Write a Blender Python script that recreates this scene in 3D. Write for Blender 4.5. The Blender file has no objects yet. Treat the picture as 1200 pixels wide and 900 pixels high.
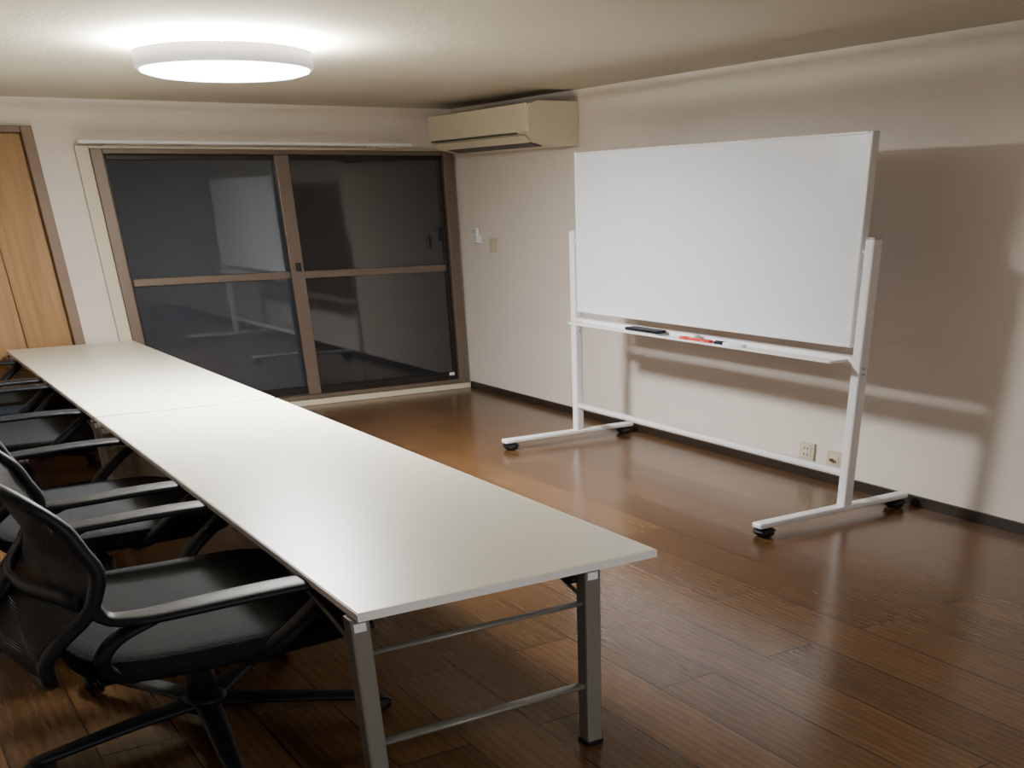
import bpy, bmesh, math, random
from mathutils import Vector, Matrix
random.seed(4)
SX, SY = 1.959, 2.1134      # plan module (width / depth) of the room, height module = 1
H = 1.742
XW, YB, ZC = 2.785, 5.08, 2.48
XL, YF = -1.15, -0.9

# ------------------------------------------------------------------ materials
def new_mat(name):
    m = bpy.data.materials.new(name); m.use_nodes = True
    return m, m.node_tree.nodes, m.node_tree.links, m.node_tree.nodes['Principled BSDF']
def mat(name, col, rough=.5, metal=0., noise=0., nscale=20., bump=0., spec=.5, emit=None, estr=0.):
    m, N, L, b = new_mat(name)
    b.inputs['Base Color'].default_value = (*col, 1)
    b.inputs['Roughness'].default_value = rough
    b.inputs['Metallic'].default_value = metal
    b.inputs['Specular IOR Level'].default_value = spec
    if emit:
        b.inputs['Emission Color'].default_value = (*emit, 1); b.inputs['Emission Strength'].default_value = estr
    if noise or bump:
        g = N.new('ShaderNodeNewGeometry'); t = N.new('ShaderNodeTexNoise')
        t.inputs['Scale'].default_value = nscale; t.inputs['Detail'].default_value = 4
        L.new(g.outputs['Position'], t.inputs['Vector'])
        if noise:
            r = N.new('ShaderNodeMixRGB'); r.blend_type = 'MIX'
            r.inputs['Color1'].default_value = (*[c*(1-noise) for c in col], 1)
            r.inputs['Color2'].default_value = (*[min(1, c*(1+noise)) for c in col], 1)
            L.new(t.outputs['Fac'], r.inputs['Fac']); L.new(r.outputs['Color'], b.inputs['Base Color'])
        if bump:
            bp = N.new('ShaderNodeBump'); bp.inputs['Strength'].default_value = bump; bp.inputs['Distance'].default_value = .01
            L.new(t.outputs['Fac'], bp.inputs['Height']); L.new(bp.outputs['Normal'], b.inputs['Normal'])
    return m

def wood_floor():
    m, N, L, b = new_mat('oak_plank_floor')
    g = N.new('ShaderNodeNewGeometry')
    mp = N.new('ShaderNodeMapping'); mp.inputs['Scale'].default_value = (1/SX, 1/SY, 1)
    L.new(g.outputs['Position'], mp.inputs['Vector'])
    sw = N.new('ShaderNodeSeparateXYZ'); L.new(mp.outputs[0], sw.inputs[0])
    cb = N.new('ShaderNodeCombineXYZ'); L.new(sw.outputs['Y'], cb.inputs['X']); L.new(sw.outputs['X'], cb.inputs['Y'])
    br = N.new('ShaderNodeTexBrick'); br.offset = .37; br.offset_frequency = 2
    br.inputs['Scale'].default_value = 1; br.inputs['Brick Width'].default_value = .9; br.inputs['Row Height'].default_value = .15
    br.inputs['Mortar Size'].default_value = .0020; br.inputs['Mortar Smooth'].default_value = .3
    br.inputs['Color1'].default_value = (.0, .0, .0, 1); br.inputs['Color2'].default_value = (1, 1, 1, 1); br.inputs['Mortar'].default_value = (.5, .5, .5, 1)
    L.new(cb.outputs[0], br.inputs['Vector'])
    ml = N.new('ShaderNodeVectorMath'); ml.operation = 'SCALE'; ml.inputs['Scale'].default_value = 13.
    L.new(br.outputs['Color'], ml.inputs[0])
    def layer(sc):
        mg = N.new('ShaderNodeMapping'); mg.inputs['Scale'].default_value = sc; L.new(cb.outputs[0], mg.inputs['Vector'])
        off = N.new('ShaderNodeVectorMath'); off.operation = 'ADD'
        L.new(mg.outputs[0], off.inputs[0]); L.new(ml.outputs[0], off.inputs[1]); return off
    n = N.new('ShaderNodeTexNoise'); n.inputs['Scale'].default_value = 1.6; n.inputs['Detail'].default_value = 5; n.inputs['Distortion'].default_value = 1.0
    L.new(layer((4.5, 19, 1)).outputs[0], n.inputs['Vector'])
    n2 = N.new('ShaderNodeTexNoise'); n2.inputs['Scale'].default_value = 1.6; n2.inputs['Detail'].default_value = 3
    L.new(layer((14, 120, 1)).outputs[0], n2.inputs['Vector'])
    w = N.new('ShaderNodeTexWave'); w.wave_type = 'RINGS'; w.inputs['Scale'].default_value = 1.9; w.inputs['Distortion'].default_value = 4; w.inputs['Detail'].default_value = 2
    L.new(layer((2.6, 9, 1)).outputs[0], w.inputs['Vector'])
    cr = N.new('ShaderNodeValToRGB'); e = cr.color_ramp
    e.elements[0].position = .2; e.elements[0].color = (.100, .049, .019, 1)
    e.elements[1].position = .85; e.elements[1].color = (.150, .078, .031, 1)
    L.new(n.outputs['Fac'], cr.inputs['Fac'])
    mx = N.new('ShaderNodeMixRGB'); mx.blend_type = 'MULTIPLY'; mx.inputs['Fac'].default_value = .22
    L.new(cr.outputs[0], mx.inputs['Color1']); L.new(w.outputs['Color'], mx.inputs['Color2'])
    mx2 = N.new('ShaderNodeMixRGB'); mx2.blend_type = 'OVERLAY'; mx2.inputs['Fac'].default_value = .22
    L.new(mx.outputs[0], mx2.inputs['Color1']); L.new(n2.outputs['Fac'], mx2.inputs['Color2'])
    tone = N.new('ShaderNodeMapRange'); tone.inputs['To Min'].default_value = .78; tone.inputs['To Max'].default_value = 1.22
    L.new(br.outputs['Color'], tone.inputs['Value'])
    vs = N.new('ShaderNodeVectorMath'); vs.operation = 'SCALE'; L.new(mx2.outputs[0], vs.inputs[0]); L.new(tone.outputs[0], vs.inputs['Scale'])
    mm = N.new('ShaderNodeMixRGB'); mm.inputs['Color2'].default_value = (.018, .009, .005, 1)
    L.new(br.outputs['Fac'], mm.inputs['Fac']); L.new(vs.outputs[0], mm.inputs['Color1'])
    L.new(mm.outputs[0], b.inputs['Base Color'])
    b.inputs['Roughness'].default_value = .22; b.inputs['Specular IOR Level'].default_value = .38
    bp = N.new('ShaderNodeBump'); bp.inputs['Strength'].default_value = .03; bp.inputs['Distance'].default_value = .01
    L.new(n.outputs['Fac'], bp.inputs['Height']); L.new(bp.outputs[0], b.inputs['Normal'])
    return m

def wood_door():
    m, N, L, b = new_mat('light_wood_door')
    g = N.new('ShaderNodeNewGeometry'); mp = N.new('ShaderNodeMapping'); mp.inputs['Scale'].default_value = (14, 14, .9)
    L.new(g.outputs['Position'], mp.inputs[0])
    n = N.new('ShaderNodeTexNoise'); n.inputs['Scale'].default_value = 1.5; n.inputs['Detail'].default_value = 6; n.inputs['Distortion'].default_value = .6
    L.new(mp.outputs[0], n.inputs['Vector'])
    cr = N.new('ShaderNodeValToRGB'); e = cr.color_ramp
    e.elements[0].position = .3; e.elements[0].color = (.33, .175, .065, 1)
    e.elements[1].position = .75; e.elements[1].color = (.46, .27, .115, 1)
    L.new(n.outputs['Fac'], cr.inputs[0]); L.new(cr.outputs[0], b.inputs['Base Color']); b.inputs['Roughness'].default_value = .45
    return m

def mesh_fabric():
    m, N, L, b = new_mat('black_mesh_fabric')
    b.inputs['Base Color'].default_value = (.012, .012, .014, 1); b.inputs['Roughness'].default_value = .8
    g = N.new('ShaderNodeNewGeometry')
    mp = N.new('ShaderNodeMapping'); mp.inputs['Scale'].default_value = (0, 1/SY, 1); L.new(g.outputs['Position'], mp.inputs[0])
    ck = N.new('ShaderNodeTexBrick'); ck.inputs['Scale'].default_value = 1; ck.inputs['Brick Width'].default_value = .007; ck.inputs['Row Height'].default_value = .006
    ck.inputs['Mortar Size'].default_value = .0022; ck.inputs['Mortar Smooth'].default_value = 0
    s = N.new('ShaderNodeSeparateXYZ'); L.new(mp.outputs[0], s.inputs[0])
    c = N.new('ShaderNodeCombineXYZ'); L.new(s.outputs['Y'], c.inputs['X']); L.new(s.outputs['Z'], c.inputs['Y'])
    L.new(c.outputs[0], ck.inputs['Vector'])
    mr = N.new('ShaderNodeMapRange'); mr.inputs['To Min'].default_value = .6; mr.inputs['To Max'].default_value = 1
    L.new(ck.outputs['Fac'], mr.inputs['Value']); L.new(mr.outputs[0], b.inputs['Alpha'])
    return m

M = dict(
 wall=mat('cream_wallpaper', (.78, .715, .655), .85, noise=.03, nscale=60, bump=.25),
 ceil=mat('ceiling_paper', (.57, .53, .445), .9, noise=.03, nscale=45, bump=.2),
 floor=wood_floor(), door=wood_door(),
 base=mat('dark_brown_baseboard', (.025, .017, .013), .4, noise=.1),
 alu=mat('bronze_aluminium', (.17, .13, .10), .42, .3, noise=.04),
 alud=mat('dark_bronze', (.03, .025, .022), .4, .5),
 dframe=mat('brown_door_frame', (.20, .135, .09), .5, noise=.1, nscale=8),
 glass=mat('night_glass', (.016, .018, .021), .03, 0, noise=.15, nscale=3, spec=1.),
 glassl=mat('night_glass_screened', (.042, .050, .062), .03, 0, noise=.12, nscale=3, spec=1.),
 sill=mat('cream_trim', (.66, .59, .46), .5, noise=.03),
 white=mat('white_enamel', (.84, .84, .86), .3, noise=.01),
 boardw=mat('whiteboard_surface', (.80, .84, .93), .28, noise=.008, nscale=4),
 boardb=mat('board_back_grey', (.55, .56, .57), .5, noise=.02),
 table=mat('ivory_laminate', (.87, .84, .70), .34, noise=.012, nscale=30),
 tedge=mat('white_edge_band', (.84, .83, .79), .4, noise=.01),
 leg=mat('grey_metal_tube', (.22, .21, .185), .4, .3, noise=.03),
 chrome=mat('chrome', (.7, .7, .7), .15, 1, noise=.01),
 blk=mat('black_plastic', (.008, .010, .014), .5, noise=.1, nscale=30, spec=.25),
 rub=mat('black_rubber', (.008, .008, .008), .6, noise=.1),
 fab=mat('black_seat_fabric', (.008, .010, .013), .85, noise=.25, nscale=120, bump=.3, spec=.2),
 mesh=mesh_fabric(),
 ac=mat('ivory_plastic', (.68, .62, .48), .4, noise=.015),
 acd=mat('ac_slot_dark', (.03, .028, .025), .5, noise=.05),
 lampside=mat('lamp_white_rim', (.75, .75, .80), .4, noise=.01, emit=(.80, .84, 1), estr=.25),
 lampbody=mat('lamp_mount', (.75, .75, .75), .5, noise=.01),
 lampglow=mat('lamp_diffuser', (.9, .9, .9), .4, noise=.01, emit=(.84, .90, 1.0), estr=18),
 lamptop=mat('lamp_uplight', (.9, .9, .9), .4, noise=.01, emit=(1, .96, .80), estr=6500),
 plate=mat('ivory_switch_plate', (.62, .56, .41), .4, noise=.01),
 red=mat('red_marker', (.65, .04, .03), .35, noise=.02),
)

# ------------------------------------------------------------------ mesh helpers (coordinates in room modules)
class Obj:
    def __init__(s, name, smooth=False):
        s.name = name; s.bm = bmesh.new(); s.mats = []; s.smooth = smooth
    def mi(s, m):
        if m not in s.mats: s.mats.append(m)
        return s.mats.index(m)
    def box(s, c0, c1, m, bev=0., M4=None, smooth=False):
        r = bmesh.ops.create_cube(s.bm, size=1.); vs = r['verts']
        c = [(a+b)/2 for a, b in zip(c0, c1)]; d = [abs(b-a) for a, b in zip(c0, c1)]
        for v in vs: v.co = Vector([c[i]+v.co[i]*d[i] for i in range(3)])
        fs = set(f for v in vs for f in v.link_faces)
        i = s.mi(m)
        for f in fs: f.material_index = i
        if bev:
            es = list(set(e for v in vs for e in v.link_edges))
            r = bmesh.ops.bevel(s.bm, geom=es, offset=min(bev, min(d)*.45), segments=2, profile=.5, affect='EDGES')
            vs = list(set(v for f in r['faces'] for v in f.verts) | set(v for v in vs if v.is_valid))
            for f in r['faces']: f.material_index = i
        if M4:
            for v in vs: v.co = M4 @ v.co
        return vs
    def hexa(s, bot, top, m):
        i = s.mi(m); a = [s.bm.verts.new(p) for p in bot]; b = [s.bm.verts.new(p) for p in top]; n = len(a)
        fs = [s.bm.faces.new(a[::-1]), s.bm.faces.new(b)]
        for j in range(n): fs.append(s.bm.faces.new([a[j], a[(j+1) % n], b[(j+1) % n], b[j]]))
        for f in fs: f.material_index = i
    def lathe(s, prof, c, m, axis='Z', seg=32, M4=None, smooth=True):
        i = s.mi(m); rings = []
        for r, h in prof:
            ring = []
            for k in range(seg):
                a = 2*math.pi*k/seg
                if axis == 'Z': p = Vector((r*math.cos(a), r*math.sin(a), h))
                elif axis == 'Y': p = Vector((r*math.cos(a), h, -r*math.sin(a)))
                else: p = Vector((h, r*math.cos(a), r*math.sin(a)))
                p += Vector(c)
                if M4: p = M4 @ p
                ring.append(s.bm.verts.new(p))
            rings.append(ring)
        for a, b in zip(rings, rings[1:]):
            for k in range(seg):
                f = s.bm.faces.new([a[k], a[(k+1) % seg], b[(k+1) % seg], b[k]]); f.material_index = i; f.smooth = smooth
        for ring, rev in ((rings[0], True), (rings[-1], False)):
            f = s.bm.faces.new(ring[::-1] if rev else ring); f.material_index = i
    def tube(s, pts, m, w=.012, h=None, side=None, closed=False, seg=10, sub=6, M4=None, sq=1., widths=None):
        """sweep an elliptical section along a smoothed path. w = half width along side axis, h = other half."""
        h = h or w; i = s.mi(m); P = [Vector(p) for p in pts]; n = len(P)
        out = []; ws = []
        rng = n if closed else n-1
        for k in range(rng):
            p1, p2 = P[k], P[(k+1) % n]
            p0 = P[(k-1) % n] if (closed or k > 0) else p1*2-p2
            p3 = P[(k+2) % n] if (closed or k+2 < n) else p2*2-p1
            for j in range(sub):
                t = j/sub
                out.append(.5*((2*p1)+(-p0+p2)*t+(2*p0-5*p1+4*p2-p3)*t*t+(-p0+3*p1-3*p2+p3)*t**3))
                if widths: ws.append(widths[k]*(1-t)+widths[(k+1) % n]*t)
                else: ws.append(1.)
        if not closed: out.append(P[-1]); ws.append(widths[-1] if widths else 1.)
        rings = []; N = len(out); prev = None
        for k in range(N):
            a = out[(k-1) % N] if (closed or k > 0) else out[k]
            b = out[(k+1) % N] if (closed or k < N-1) else out[k]
            T = (b-a).normalized()
            if side is not None: S = Vector(side); S = (S-T*S.dot(T)).normalized()
            else:
                if prev is None: prev = Vector((0, 0, 1)) if abs(T.z) < .9 else Vector((0, 1, 0))
                S = (prev-T*prev.dot(T)).normalized(); prev = S
            U = T.cross(S)
            ring = []
            for q in range(seg):
                an = 2*math.pi*q/seg
                ca, sa = math.cos(an), math.sin(an)
                ca = math.copysign(abs(ca)**sq, ca); sa = math.copysign(abs(sa)**sq, sa)
                p = out[k]+S*ca*w*ws[k]+U*sa*h
                if M4: p = M4 @ p
                ring.append(s.bm.verts.new(p))
            rings.append(ring)
        for k in range(N if closed else N-1):
            a, b = rings[k], rings[(k+1) % N]
            for q in range(seg):
                f = s.bm.faces.new([a[q], a[(q+1) % seg], b[(q+1) % seg], b[q]]); f.material_index = i; f.smooth = True
        if not closed:
            for ring in (rings[0][::-1], rings[-1]):
                f = s.bm.faces.new(ring); f.material_index = i
    def cyl(s, p0, p1, r, m, seg=16, M4=None):
        s.tube([p0, p1], m, w=r, seg=seg, sub=1, M4=M4)
    def grid(s, fn, nu, nv, m, closed_u=False, M4=None):
        i = s.mi(m); V = []
        for a in range(nu+1):
            V.append([s.bm.verts.new((M4 @ Vector(fn(a/nu, b/nv))) if M4 else Vector(fn(a/nu, b/nv))) for b in range(nv+1)])
        for a in range(nu):
            for b in range(nv):
                f = s.bm.faces.new([V[a][b], V[a+1][b], V[a+1][b+1], V[a][b+1]]); f.material_index = i; f.smooth = True
    def done(s, parent=None):
        bmesh.ops.recalc_face_normals(s.bm, faces=s.bm.faces[:])
        for v in s.bm.verts: v.co = Vector((v.co.x*SX, v.co.y*SY, v.co.z))
        xs = [v.co for v in s.bm.verts]
        lo = Vector([min(v[i] for v in xs) for i in range(3)]); hi = Vector([max(v[i] for v in xs) for i in range(3)])
        o = Vector(((lo.x+hi.x)/2, (lo.y+hi.y)/2, lo.z))
        for v in s.bm.verts: v.co -= o
        me = bpy.data.meshes.new(s.name); s.bm.to_mesh(me); s.bm.free()
        for m in s.mats: me.materials.append(m)
        ob = bpy.data.objects.new(s.name, me); bpy.context.collection.objects.link(ob)
        ob.location = o
        if parent:
            ob.parent = parent; ob.location = o-parent.location
        return ob
def empty(name, x, y, z=0):
    e = bpy.data.objects.new(name, None); e.location = (x*SX, y*SY, z); e.empty_display_size = .1
    bpy.context.collection.objects.link(e); return e
def simple(name, c0, c1, m, bev=0., parent=None):
    o = Obj(name); o.box(c0, c1, m, bev); return o.done(parent)

# ------------------------------------------------------------------ room shell
simple('floor', (XL-.1, YF-.1, -.08), (XW+.1, YB+.1, 0), M['floor'])
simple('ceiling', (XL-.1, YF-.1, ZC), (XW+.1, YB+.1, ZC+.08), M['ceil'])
simple('wall_right', (XW, YF-.1, 0), (XW+.1, YB+.1, ZC), M['wall'])
simple('wall_left', (XL-.1, YF-.1, 0), (XL, YB+.1, ZC), M['wall'])
simple('wall_front', (XL, YF-.1, 0), (XW, YF, ZC), M['wall'])
# back wall with openings for window and door
WX0, WX1, WZ0, WZ1 = 1.06, 2.765, .055, 2.14
DX0, DX1, DZ1 = .02, .86, 2.29
wb = Obj('wall_back')
wb.box((XL, YB, 0), (DX0, YB+.1, ZC), M['wall'])
wb.box((DX0, YB, DZ1), (DX1, YB+.1, ZC), M['wall'])
wb.box((DX1, YB, 0), (WX0, YB+.1, ZC), M['wall'])
wb.box((WX0, YB, WZ1), (WX1, YB+.1, ZC), M['wall'])
wb.box((WX0, YB, 0), (WX1, YB+.1, WZ0), M['wall'])
wb.box((WX1, YB, 0), (XW, YB+.1, ZC), M['wall'])
wb.done()
simple('baseboard_right', (XW-.012, YF, 0), (XW, YB-.03, .06), M['base'], .002)
simple('baseboard_back', (DX1+.01, YB-.012, 0), (WX0-.08, YB, .06), M['base'], .002)
simple('baseboard_left', (XL, YF, 0), (XL+.012, YB, .06), M['base'], .002)

# ------------------------------------------------------------------ window
w = empty('window_1', 1.91, YB)
fr = Obj('frame')
A = M['alu']
y0, y1 = YB-.03, YB+.06
fr.box((WX0, y0, WZ0), (WX0+.05, y1, WZ1), A, .004)
fr.box((WX1-.055, y0, WZ0), (WX1, y1, WZ1), A, .004)
fr.box((WX0+.05, y0, WZ1-.035), (WX1-.055, y1, WZ1), A, .004)
fr.box((WX0+.05, y0, WZ0), (WX1-.055, y1, WZ0+.035), A, .004)
fr.done(w)
def sash(nm, x0, x1, yy, gm, sl, sr):
    o = Obj(nm); z0, z1 = WZ0+.035, WZ1-.035
    o.box((x0, yy, z0), (x0+sl, yy+.025, z1), M['alu'] if sl > .04 else M['alud'], .003)
    o.box((x1-sr, yy, z0), (x1, yy+.025, z1), M['alu'] if sr > .04 else M['alud'], .003)
    o.box((x0+sl, yy, z1-.04), (x1-sr, yy+.025, z1), M['alud'], .003)
    o.box((x0+sl, yy, z0), (x1-sr, yy+.025, z0+.07), M['alud'], .003)
    o.box((x0+sl, yy-.002, 1.115), (x1-sr, yy+.027, 1.175), M['alu'], .004)
    o.box((x0+sl, yy+.011, z0+.07), (x1-sr, yy+.015, z1-.04), gm)
    o.done(w)
sash('sash_outer', WX0+.05, 1.90, YB+.025, M['glassl'], .02, .035)
sash('sash_inner', 1.86, WX1-.055, YB-.008, M['glass'], .065, .02)
cat = Obj('latch'); cat.box((1.885, YB-.03, 1.18), (1.905, YB-.008, 1.25), M['alud'], .004); cat.done(w)
lab = Obj('label'); lab.box((2.66, YB-.0095, .13), (2.69, YB-.008, .16), M['white']); lab.done(w)
tr = Obj('trim_1')
tr.box((WX0-.055, YB-.02, 0), (WX0, YB, WZ1+.02), M['sill'], .003)
tr.box((WX0, YB-.02, WZ1), (WX1, YB, WZ1+.02), M['sill'], .003)
tr.box((WX0, YB-.045, 0), (WX1, YB, WZ0-.005), M['sill'], .003)
tr.done()
cr = Obj('curtain_rail')
cr.box((1.01, YB-.09, 2.17), (2.52, YB-.055, 2.195), M['white'], .004)
for k in range(5): cr.box((1.1+k*.34, YB-.06, 2.17), (1.12+k*.34, YB-.001, 2.19), M['white'], .002)
for k in range(12): cr.lathe([(.008, 0), (.008, .012)], (2.30+k*.018, YB-.072, 2.158), M['plate'], seg=8)
cr.done()

# ------------------------------------------------------------------ door
d = empty('door_1', .44, YB)
f = Obj('door_frame')
f.box((DX1-.045, YB-.02, 0), (DX1, YB+.09, DZ1), M['dframe'], .004)
f.box((DX0, YB-.02, 0), (DX0+.045, YB+.09, DZ1), M['dframe'], .004)
f.box((DX0+.045, YB-.02, DZ1-.045), (DX1-.045, YB+.09, DZ1), M['dframe'], .004)
f.done(d)
f = Obj('folding_panels')
n = 4; w0 = (DX1-DX0-.09)/n
for k in range(n):
    a = DX0+.045+k*w0; ya = YB+.02+(.028 if k % 2 else 0); yb2 = YB+.02+(0 if k % 2 else .028)
    f.hexa([(a+.002, ya, .01), (a+w0-.002, yb2, .01), (a+w0-.002, yb2+.03, .01), (a+.002, ya+.03, .01)],
           [(a+.002, ya, DZ1-.05), (a+w0-.002, yb2, DZ1-.05), (a+w0-.002, yb2+.03, DZ1-.05), (a+.002, ya+.03, DZ1-.05)], M['door'])
f.done(d)

# ------------------------------------------------------------------ air conditioner on right wall
ac = Obj('air_conditioner')
XA = XW-.003
def acprof(y):
    return [(XA, y, 2.40), (XW-.20, y, 2.40), (XW-.235, y, 2.375), (XW-.245, y, 2.30), (XW-.235, y, 2.19), (XW-.20, y, 2.135), (XW-.12, y, 2.105), (XA, y, 2.10)]
ya, yb2 = 4.0, 4.86
ac.hexa(acprof(ya), acprof(yb2), M['ac'])
ac.box((XW-.248, ya+.01, 2.195), (XW-.232, yb2-.01, 2.385), M['ac'], .006)
ac.box((XW-.243, ya+.10, 2.186), (XW-.225, yb2-.02, 2.193), M['acd'])
ac.hexa([(XW-.232, ya+.05, 2.176), (XW-.232, yb2-.05, 2.176), (XW-.203, yb2-.05, 2.13), (XW-.203, ya+.05, 2.13)],
        [(XW-.242, ya+.05, 2.172), (XW-.242, yb2-.05, 2.172), (XW-.213, yb2-.05, 2.124), (XW-.213, ya+.05, 2.124)], M['ac'])
ac.hexa([(XW-.20, ya+.08, 2.134), (XW-.20, yb2-.08, 2.134), (XW-.13, yb2-.08, 2.108), (XW-.13, ya+.08, 2.108)],
        [(XW-.204, ya+.08, 2.128), (XW-.204, yb2-.08, 2.128), (XW-.134, yb2-.08, 2.102), (XW-.134, ya+.08, 2.102)], M['acd'])
ac.box((XW-.2465, ya+.28, 2.20), (XW-.247, ya+.36, 2.208), M['acd'])
ac.tube([(XW-.06, yb2-.02, 2.15), (XW-.06, yb2+.06, 2.15), (XW-.05, yb2+.11, 2.20), (XW-.05, yb2+.14, 2.30), (XW-.05, yb2+.14, 2.40)], M['plate'], w=.018)
ac.done()

# ------------------------------------------------------------------ small wall fittings
def plate(name, y, z, w=.07, h=.115, kind='outlet'):
    o = Obj(name); o.box((XW-.010, y-w/2, z-h/2), (XW-.0005, y+w/2, z+h/2), M['plate'], .003)
    if kind == 'outlet':
        o.box((XW-.0125, y-w*.3, z-h*.36), (XW-.009, y+w*.3, z+h*.36), M['sill'], .002)
        for zz in (z+.018, z-.022):
            for dy in (-.008, .008): o.box((XW-.0135, y+dy-.002, zz-.008), (XW-.012, y+dy+.002, zz+.008), M['acd'])
    elif kind == 'tv':
        o.lathe([(.012, 0), (.010, .006), (.004, .006), (.004, .012)], (XW-.022, y, z), M['chrome'], axis='X', seg=16)
        o.box((XW-.0125, y-w*.3, z-h*.3), (XW-.009, y+w*.3, z+h*.3), M['sill'], .002)
    else:
        o.box((XW-.015, y-.014, z-.028), (XW-.009, y+.014, z+.028), M['sill'], .003)
    o.done()
plate('wall_outlet', 2.60, .175)
plate('tv_antenna_outlet', 2.47, .16, kind='tv')
plate('light_switch', 4.73, 1.36, kind='switch')
o = Obj('ac_remote_control')
o.box((XW-.008, 4.855, 1.36), (XW-.0005, 4.905, 1.44), M['white'], .003)
o.box((XW-.026, 4.857, 1.37), (XW-.008, 4.903, 1.50), M['white'], .004)
o.box((XW-.027, 4.864, 1.45), (XW-.0255, 4.896, 1.487), M['boardb'])
for k in range(3): o.box((XW-.027, 4.866, 1.39+k*.018), (XW-.0255, 4.894, 1.40+k*.018), M['boardb'])
o.done()

# ------------------------------------------------------------------ ceiling lamps
def ceiling_lamp(LX, LY, power, up=True):
    lp = empty('ceiling_light', LX, LY, ZC)
    o = Obj('body')
    o.lathe([(.10, ZC-.0), (.10, ZC-.046)], (LX, LY, 0), M['lampbody'])
    o.lathe([(.212, ZC-.046), (.230, ZC-.046), (.236, ZC-.050), (.236, ZC-.118), (.230, ZC-.126), (.222, ZC-.125)], (LX, LY, 0), M['lampside'], seg=64)
    o.done(lp)
    o = Obj('diffuser'); o.lathe([(.226, ZC-.124), (.224, ZC-.134), (.20, ZC-.146), (.14, ZC-.156), (.06, ZC-.160), (.01, ZC-.161)], (LX, LY, 0), M['lampglow'], seg=48); o.done(lp)
    if up:
        o = Obj('uplight_ring'); i = o.mi(M['lamptop'])
        for k in range(20):
            a, b = 2*math.pi*k/20, 2*math.pi*(k+1)/20
            o.bm.faces.new([o.bm.verts.new((LX+r*math.cos(t), LY+r*math.sin(t), ZC-.045)) for r, t in ((.208, a), (.226, a), (.226, b), (.208, b))])
        o.done(lp)
    L = bpy.data.lights.new('lamp', 'AREA'); L.shape = 'ELLIPSE'; L.size = .28*SX; L.size_y = .28*SY; L.energy = power; L.color = (1., .985, .96)
    lo = bpy.data.objects.new('lamp', L); bpy.context.collection.objects.link(lo); lo.parent = lp; lo.location = (0, 0, -.165)
ceiling_lamp(1.08, 3.22, 255)
ceiling_lamp(.75, -.25, 50, up=False)

# ------------------------------------------------------------------ whiteboard stand
wbd = empty('whiteboard_on_stand', 2.47, 2.85)
W = M['white']
o = Obj('board')
by0, by1, bz0, bz1, bx0, bx1 = 2.165, 3.555, .975, 2.02, 2.45, 2.478
o.box((bx0+.003, by0+.01, bz0+.01), (bx1-.003, by1-.01, bz1-.01), M['boardw'])
t = .014
o.box((bx0, by0, bz0), (bx1, by0+t, bz1), W, .004); o.box((bx0, by1-t, bz0), (bx1, by1, bz1), W, .004)
o.box((bx0, by0+t, bz0), (bx1, by1-t, bz0+t), W, .003); o.box((bx0, by0+t, bz1-t), (bx1, by1-t, bz1), W, .003)
o.done(wbd)
o = Obj('stand')
for yc in (2.137, 3.585):
    o.box((2.450, yc-.017, .085), (2.486, yc+.017, 1.525), W, .006)
    o.box((2.452, yc-.016, 1.525), (2.484, yc+.016, 1.532), M['boardb'], .003)
    o.box((2.10, yc-.020, .055), (2.745, yc+.020, .088), W, .008)
    for z in (.87, .84): o.lathe([(.006, 0), (.006, .004)], (2.467, yc-.021, z), M['boardb'], axis='Y', seg=10)
    o.cyl((2.467, yc, 1.46), (2.467, yc+(.03 if yc < 3 else -.03), 1.46), .012, W)
o.box((2.455, 2.15, .262), (2.479, 3.57, .292), W, .005)
o.box((2.452, 2.15, .885), (2.482, 3.57, .93), W, .005)
o.done(wbd)
o = Obj('pen_tray')
o.box((2.385, 2.175, .90), (2.452, 3.52, .904), W, .001)
o.box((2.382, 2.175, .90), (2.387, 3.52, .914), W, .002)
o.box((2.385, 2.172, .90), (2.452, 2.177, .914), W, .001); o.box((2.385, 3.518, .90), (2.452, 3.523, .914), W, .001)
o.done(wbd)
for yc in (2.137, 3.585):
    for xc in (2.135, 2.705):
        o = Obj('caster')
        o.lathe([(.004, 0), (.022, .002), (.025, .008), (.025, .014), (.022, .018), (.004, .019)], (xc, yc+.004, .025), M['rub'], axis='Y', seg=20)
        o.lathe([(.004, 0), (.022, .002), (.025, .008), (.025, .014), (.022, .018), (.004, .019)], (xc, yc-.023, .025), M['rub'], axis='Y', seg=20)
        o.box((xc-.02, yc-.008, .02), (xc+.02, yc+.008, .05), M['blk'], .004)
        o.tube([(xc-.03, yc, .03), (xc-.012, yc, .052), (xc+.012, yc, .052), (xc+.03, yc, .03)], M['blk'], w=.022, h=.004, side=(0, 1, 0))
        o.cyl((xc, yc, .045), (xc, yc, .06), .008, M['chrome'])
        o.done(wbd)
ZT = .9045
o = Obj('whiteboard_eraser'); o.box((2.395, 2.99, ZT), (2.44, 3.17, ZT+.012), M['boardb'], .003); o.box((2.393, 2.988, ZT+.012), (2.442, 3.172, ZT+.032), M['blk'], .006); o.done()
def marker(nm, y0, y1, x, body, cap):
    o = Obj(nm); z = ZT+.0115
    o.lathe([(.004, y0), (.011, y0+.003), (.011, y1-.045), (.0075, y1-.043)], (x, 0, z), body, axis='Y', seg=14)
    o.lathe([(.0115, y1-.048), (.0115, y1-.005), (.005, y1)], (x, 0, z), cap, axis='Y', seg=14)
    o.done()
marker('red_marker', 2.71, 2.87, 2.405, M['red'], M['red'])
marker('black_marker', 2.56, 2.70, 2.41, M['white'], M['blk'])
o = Obj('magnet_clip'); o.lathe([(.022, 0), (.024, .006), (.012, .010), (.018, .030), (.004, .036)], (2.425, 2.82, ZT), W, seg=20); o.done()

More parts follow.
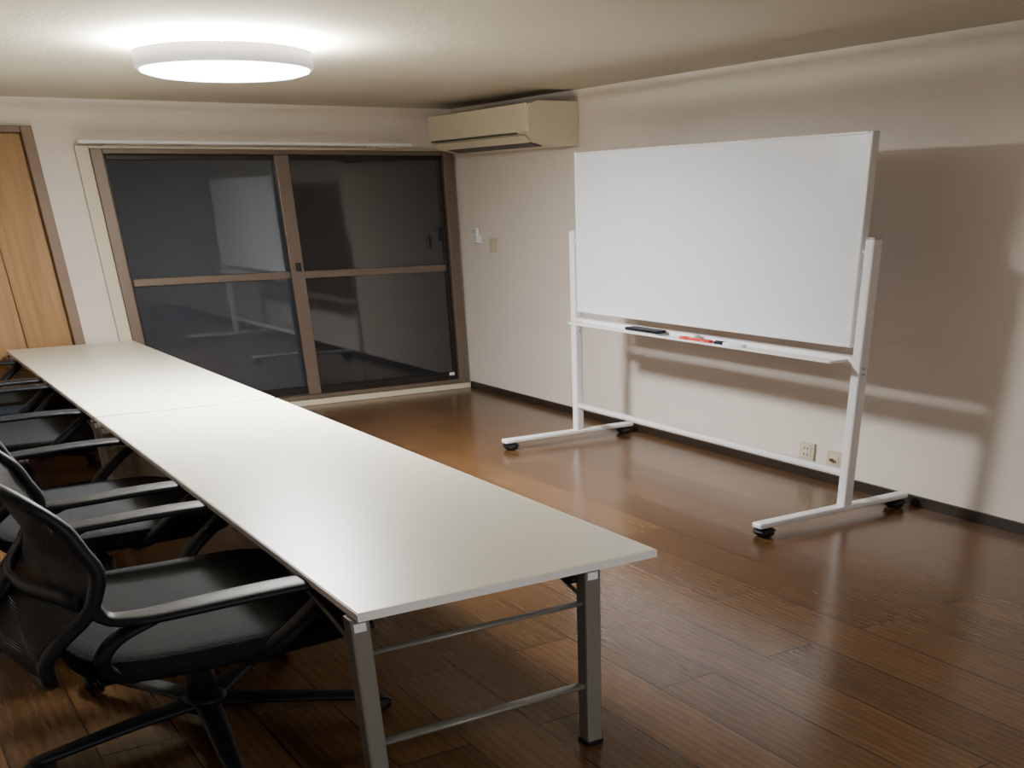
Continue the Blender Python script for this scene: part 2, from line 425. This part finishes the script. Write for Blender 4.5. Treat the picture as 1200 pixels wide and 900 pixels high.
# ------------------------------------------------------------------ folding tables
def table(y0, y1, xl0, xr0, xl1, xr1, front=True):
    T = empty('folding_table', (xl0+xr0)/2, (y0+y1)/2)
    zt = .70
    o = Obj('tabletop')
    def quad(i, z): return [(xl0+i, y0+i, z), (xr0-i, y0+i, z), (xr1-i, y1-i, z), (xl1+i, y1-i, z)]
    o.hexa(quad(0, zt-.027), quad(0, zt-.0035), M['tedge'])
    o.hexa(quad(.0005, zt-.0035), quad(.002, zt), M['table'])
    o.done(T)
    o = Obj('leg_frame'); G = M['leg']
    for yy, xl, xr in ((y0+.03, xl0, xr0), (y1-.05, xl1, xr1)):
        la, lb = xl-.008, xr-.143
        s = 1 if yy < (y0+y1)/2 else -1
        for xx in (la, lb):
            o.box((xx, yy-.018, .012), (xx+.032, yy+.014, zt-.027), G, .004)
            o.box((xx-.002, yy-.020, 0), (xx+.034, yy+.016, .022), M['blk'], .004)
            o.box((xx+.004, yy-.0195, zt-.066), (xx+.024, yy-.018, zt-.04), M['white'])
        o.cyl((la+.017, yy, .235), (lb+.017, yy, .235), .011, G)
        o.cyl((la+.017, yy, .545), (lb+.017, yy, .545), .008, G)
        for xx in (la+.017, lb+.017):
            o.tube([(xx, yy, .54), (xx, yy+s*.12, .60), (xx, yy+s*.30, .665)], G, w=.008, h=.003, side=(0, 0, 1))
            o.lathe([(.016, -.006), (.016, .006)], (xx-.024 if xx > la+.1 else xx+.024, yy+s*.02, .625), M['blk'], axis='X', seg=14)
    for xx in (xl0+.03, xr0-.14):
        o.box((xx, y0+.07, zt-.045), (xx+.02, y1-.07, zt-.027), G, .002)
    o.done(T)
table(1.325, 3.20, .508, 1.072, .52, 1.066)
table(3.218, 5.05, .52, 1.066, .53, 1.062)

# ------------------------------------------------------------------ office chairs
def chair(cx, cy, ang=0., bang=0.):
    C = empty('office_chair', cx, cy)
    Mt = Matrix.Translation((cx, cy, 0)) @ Matrix.Rotation(ang, 4, 'Z')
    Mb = Matrix.Translation((cx, cy, 0)) @ Matrix.Rotation(bang, 4, 'Z')
    B = M['blk']
    o = Obj('star_base')
    o.lathe([(.03, .055), (.042, .06), (.042, .105), (.03, .115)], (0, 0, 0), B, M4=Mb, seg=20)
    for k in range(5):
        a = 2*math.pi*k/5
        R = Mb @ Matrix.Rotation(a, 4, 'Z')
        o.tube([(.02, 0, .088), (.12, 0, .085), (.23, 0, .074), (.338, 0, .060)], B, w=.024, h=.014, side=(0, 1, 0), M4=R, widths=[1.1, .95, .8, .6], sq=.7)
        o.cyl((.33, 0, .035), (.33, 0, .065), .007, M['chrome'], M4=R, seg=8)
        Rc = R @ Matrix.Translation((.33, 0, 0)) @ Matrix.Rotation(.6+k, 4, 'Z')
        for s in (-1, 1):
            h0 = .004 if s > 0 else -.021
            o.lathe([(.005, h0), (.023, h0+.002), (.026, h0+.007), (.026, h0+.011), (.023, h0+.016), (.005, h0+.017)], (.0, 0, .026), M['rub'], axis='Y', seg=18, M4=Rc)
        o.tube([(-.026, 0, .03), (-.014, 0, .052), (.012, 0, .053), (.026, 0, .036)], B, w=.017, h=.004, side=(0, 1, 0), M4=Rc)
    o.done(C)
    o = Obj('gas_column')
    o.lathe([(.028, .10), (.028, .24), (.022, .245)], (0, 0, 0), B, M4=Mt, seg=20)
    o.lathe([(.016, .24), (.016, .40)], (0, 0, 0), M['chrome'], M4=Mt, seg=20)
    o.box((-.10, -.07, .385), (.10, .07, .42), B, .01, M4=Mt)
    o.cyl((.02, -.05, .40), (.04, -.25, .395), .006, B, M4=Mt, seg=8)
    o.done(C)
    o = Obj('seat')
    def sq(a, n=.42):
        c, s = math.cos(a), math.sin(a); return math.copysign(abs(c)**n, c), math.copysign(abs(s)**n, s)
    prof = [(.0, .400), (.80, .400), (.93, .408), (.99, .430), (1.0, .458), (.975, .484), (.92, .496), (.7, .500), (.4, .497), (.0, .495)]
    def seatf(u, v):
        k = v*(len(prof)-1); i = min(int(k), len(prof)-2); t = k-i
        r = prof[i][0]*(1-t)+prof[i+1][0]*t; z = prof[i][1]*(1-t)+prof[i+1][1]*t
        c, s = sq(2*math.pi*u); x = .03+c*.27*r; y = s*.265*r
        z += -.05*max(0, (x-.16)/.12)**2*.35 + (.012*max(0, (-x-.05)/.2))
        return (x, y, z)
    o.grid(seatf, 56, 27, M['fab'], M4=Mt)
    o.box((-.2, -.2, .390), (.24, .2, .403), B, .006, M4=Mt)
    bmesh.ops.remove_doubles(o.bm, verts=o.bm.verts[:], dist=.0004)
    o.done(C)
    P = [(.40, -.20), (.46, -.265), (.52, -.275), (.60, -.245), (.70, -.185), (.80, -.17), (.92, -.19), (1.05, -.24)]
    def px(z):
        for (a, xa), (b, xb) in zip(P, P[1:]):
            if z <= b: 
                t = (z-a)/(b-a); t = t*t*(3-2*t)*.5+t*.5
                return xa*(1-t)+xb*t
        return P[-1][1]
    def hw(z):
        t = (z-.44)/(1.05-.44)
        return .215+.045*math.sin(math.pi*min(1, max(0, t*.8+.1)))
    def bx(y, z): return px(z)-.055*(1-(y/.25)**2)
    o = Obj('backrest')
    def pf(u, v):
        z = .45+u*(1.045-.45); y = (v*2-1)*(hw(z)-.004); 
        if u > .93: y *= 1-.25*((u-.93)/.07)**2
        return (bx(y, z), y, z)
    o.grid(pf, 26, 12, M['mesh'], M4=Mt)
    loop = []
    for k in range(9):
        z = .47+k*(1.0-.47)/8; loop.append((bx(hw(z), z), hw(z), z))
    loop += [(bx(.2, 1.04), .195, 1.04), (bx(.1, 1.052), .1, 1.052), (bx(0, 1.055), 0, 1.055), (bx(.1, 1.052), -.1, 1.052), (bx(.2, 1.04), -.195, 1.04)]
    for k in range(8, -1, -1):
        z = .47+k*(1.0-.47)/8; loop.append((bx(hw(z), z), -hw(z), z))
    loop += [(bx(.15, .44), -.15, .44), (bx(0, .43), 0, .43), (bx(.15, .44), .15, .44)]
    o.tube(loop, B, w=.018, h=.013, closed=True, sub=3, M4=Mt, seg=8)
    o.tube([(bx(.24, .70)-.012, -.235, .70), (bx(0, .68)-.02, 0, .68), (bx(.24, .70)-.012, .235, .70)], B, w=.028, h=.008, side=(0, 0, 1), M4=Mt)
    o.tube([(-.05, 0, .40), (-.20, 0, .405), (-.30, 0, .44), (bx(0, .55)-.012, 0, .55), (bx(0, .68)-.02, 0, .69)], B, w=.04, h=.012, side=(0, 1, 0), M4=Mt, sq=.6)
    o.done(C)
    for s in (-1, 1):
        o = Obj('armrest')
        ys = s*.29
        o.tube([(.03, s*.20, .408), (.06, s*.255, .43), (.10, s*.285, .50), (.16, ys, .585), (.195, ys, .635), (.175, ys, .663), (.08, ys, .668), (-.04, ys, .662), (-.12, s*.287, .657), (-.17, s*.272, .662), (bx(.25, .70)-.002, s*.255, .70)],
               B, w=.028, h=.015, side=(0, 1, 0), M4=Mt, widths=[1, .9, .85, .85, 1., 1.15, 1.2, 1.15, 1, .8, .6], sub=5, sq=.75)
        o.tube([(-.10, s*.288, .652), (-.17, s*.285, .60), (-.195, s*.27, .52), (-.16, s*.23, .43), (-.10, s*.19, .41)], B, w=.02, h=.012, side=(0, 1, 0), M4=Mt, sub=5, sq=.75)
        o.done(C)
chair(.368, 1.84, math.radians(0), math.radians(-25))
chair(.358, 2.62, math.radians(2), math.radians(10))
chair(.35, 3.74, math.radians(-3), math.radians(28))
chair(.35, 4.48, math.radians(3), math.radians(50))

# ------------------------------------------------------------------ camera
cd = bpy.data.cameras.new('camera'); cam = bpy.data.objects.new('camera', cd); bpy.context.collection.objects.link(cam)
r0 = Vector((.8343624, -.5510414, -.0138819)); r1 = Vector((-.2995167, -.4320854, -.8506421)); r2 = Vector((.4627408, .7139017, -.5255619))
m = Matrix((r0, -r1, -r2)).transposed().to_4x4(); m.translation = Vector((0, 0, H))
cam.matrix_world = m
cd.sensor_fit = 'HORIZONTAL'; cd.sensor_width = 36; cd.lens = 1189.26/1200*36
cd.shift_x = (600-694.453)/1200; cd.shift_y = (965.48-450)/1200
cd.clip_start = .05
bpy.context.scene.camera = cam
wd = bpy.data.worlds.new('night'); bpy.context.scene.world = wd; wd.use_nodes = True
wd.node_tree.nodes['Background'].inputs[0].default_value = (.02, .025, .035, 1); wd.node_tree.nodes['Background'].inputs[1].default_value = .3
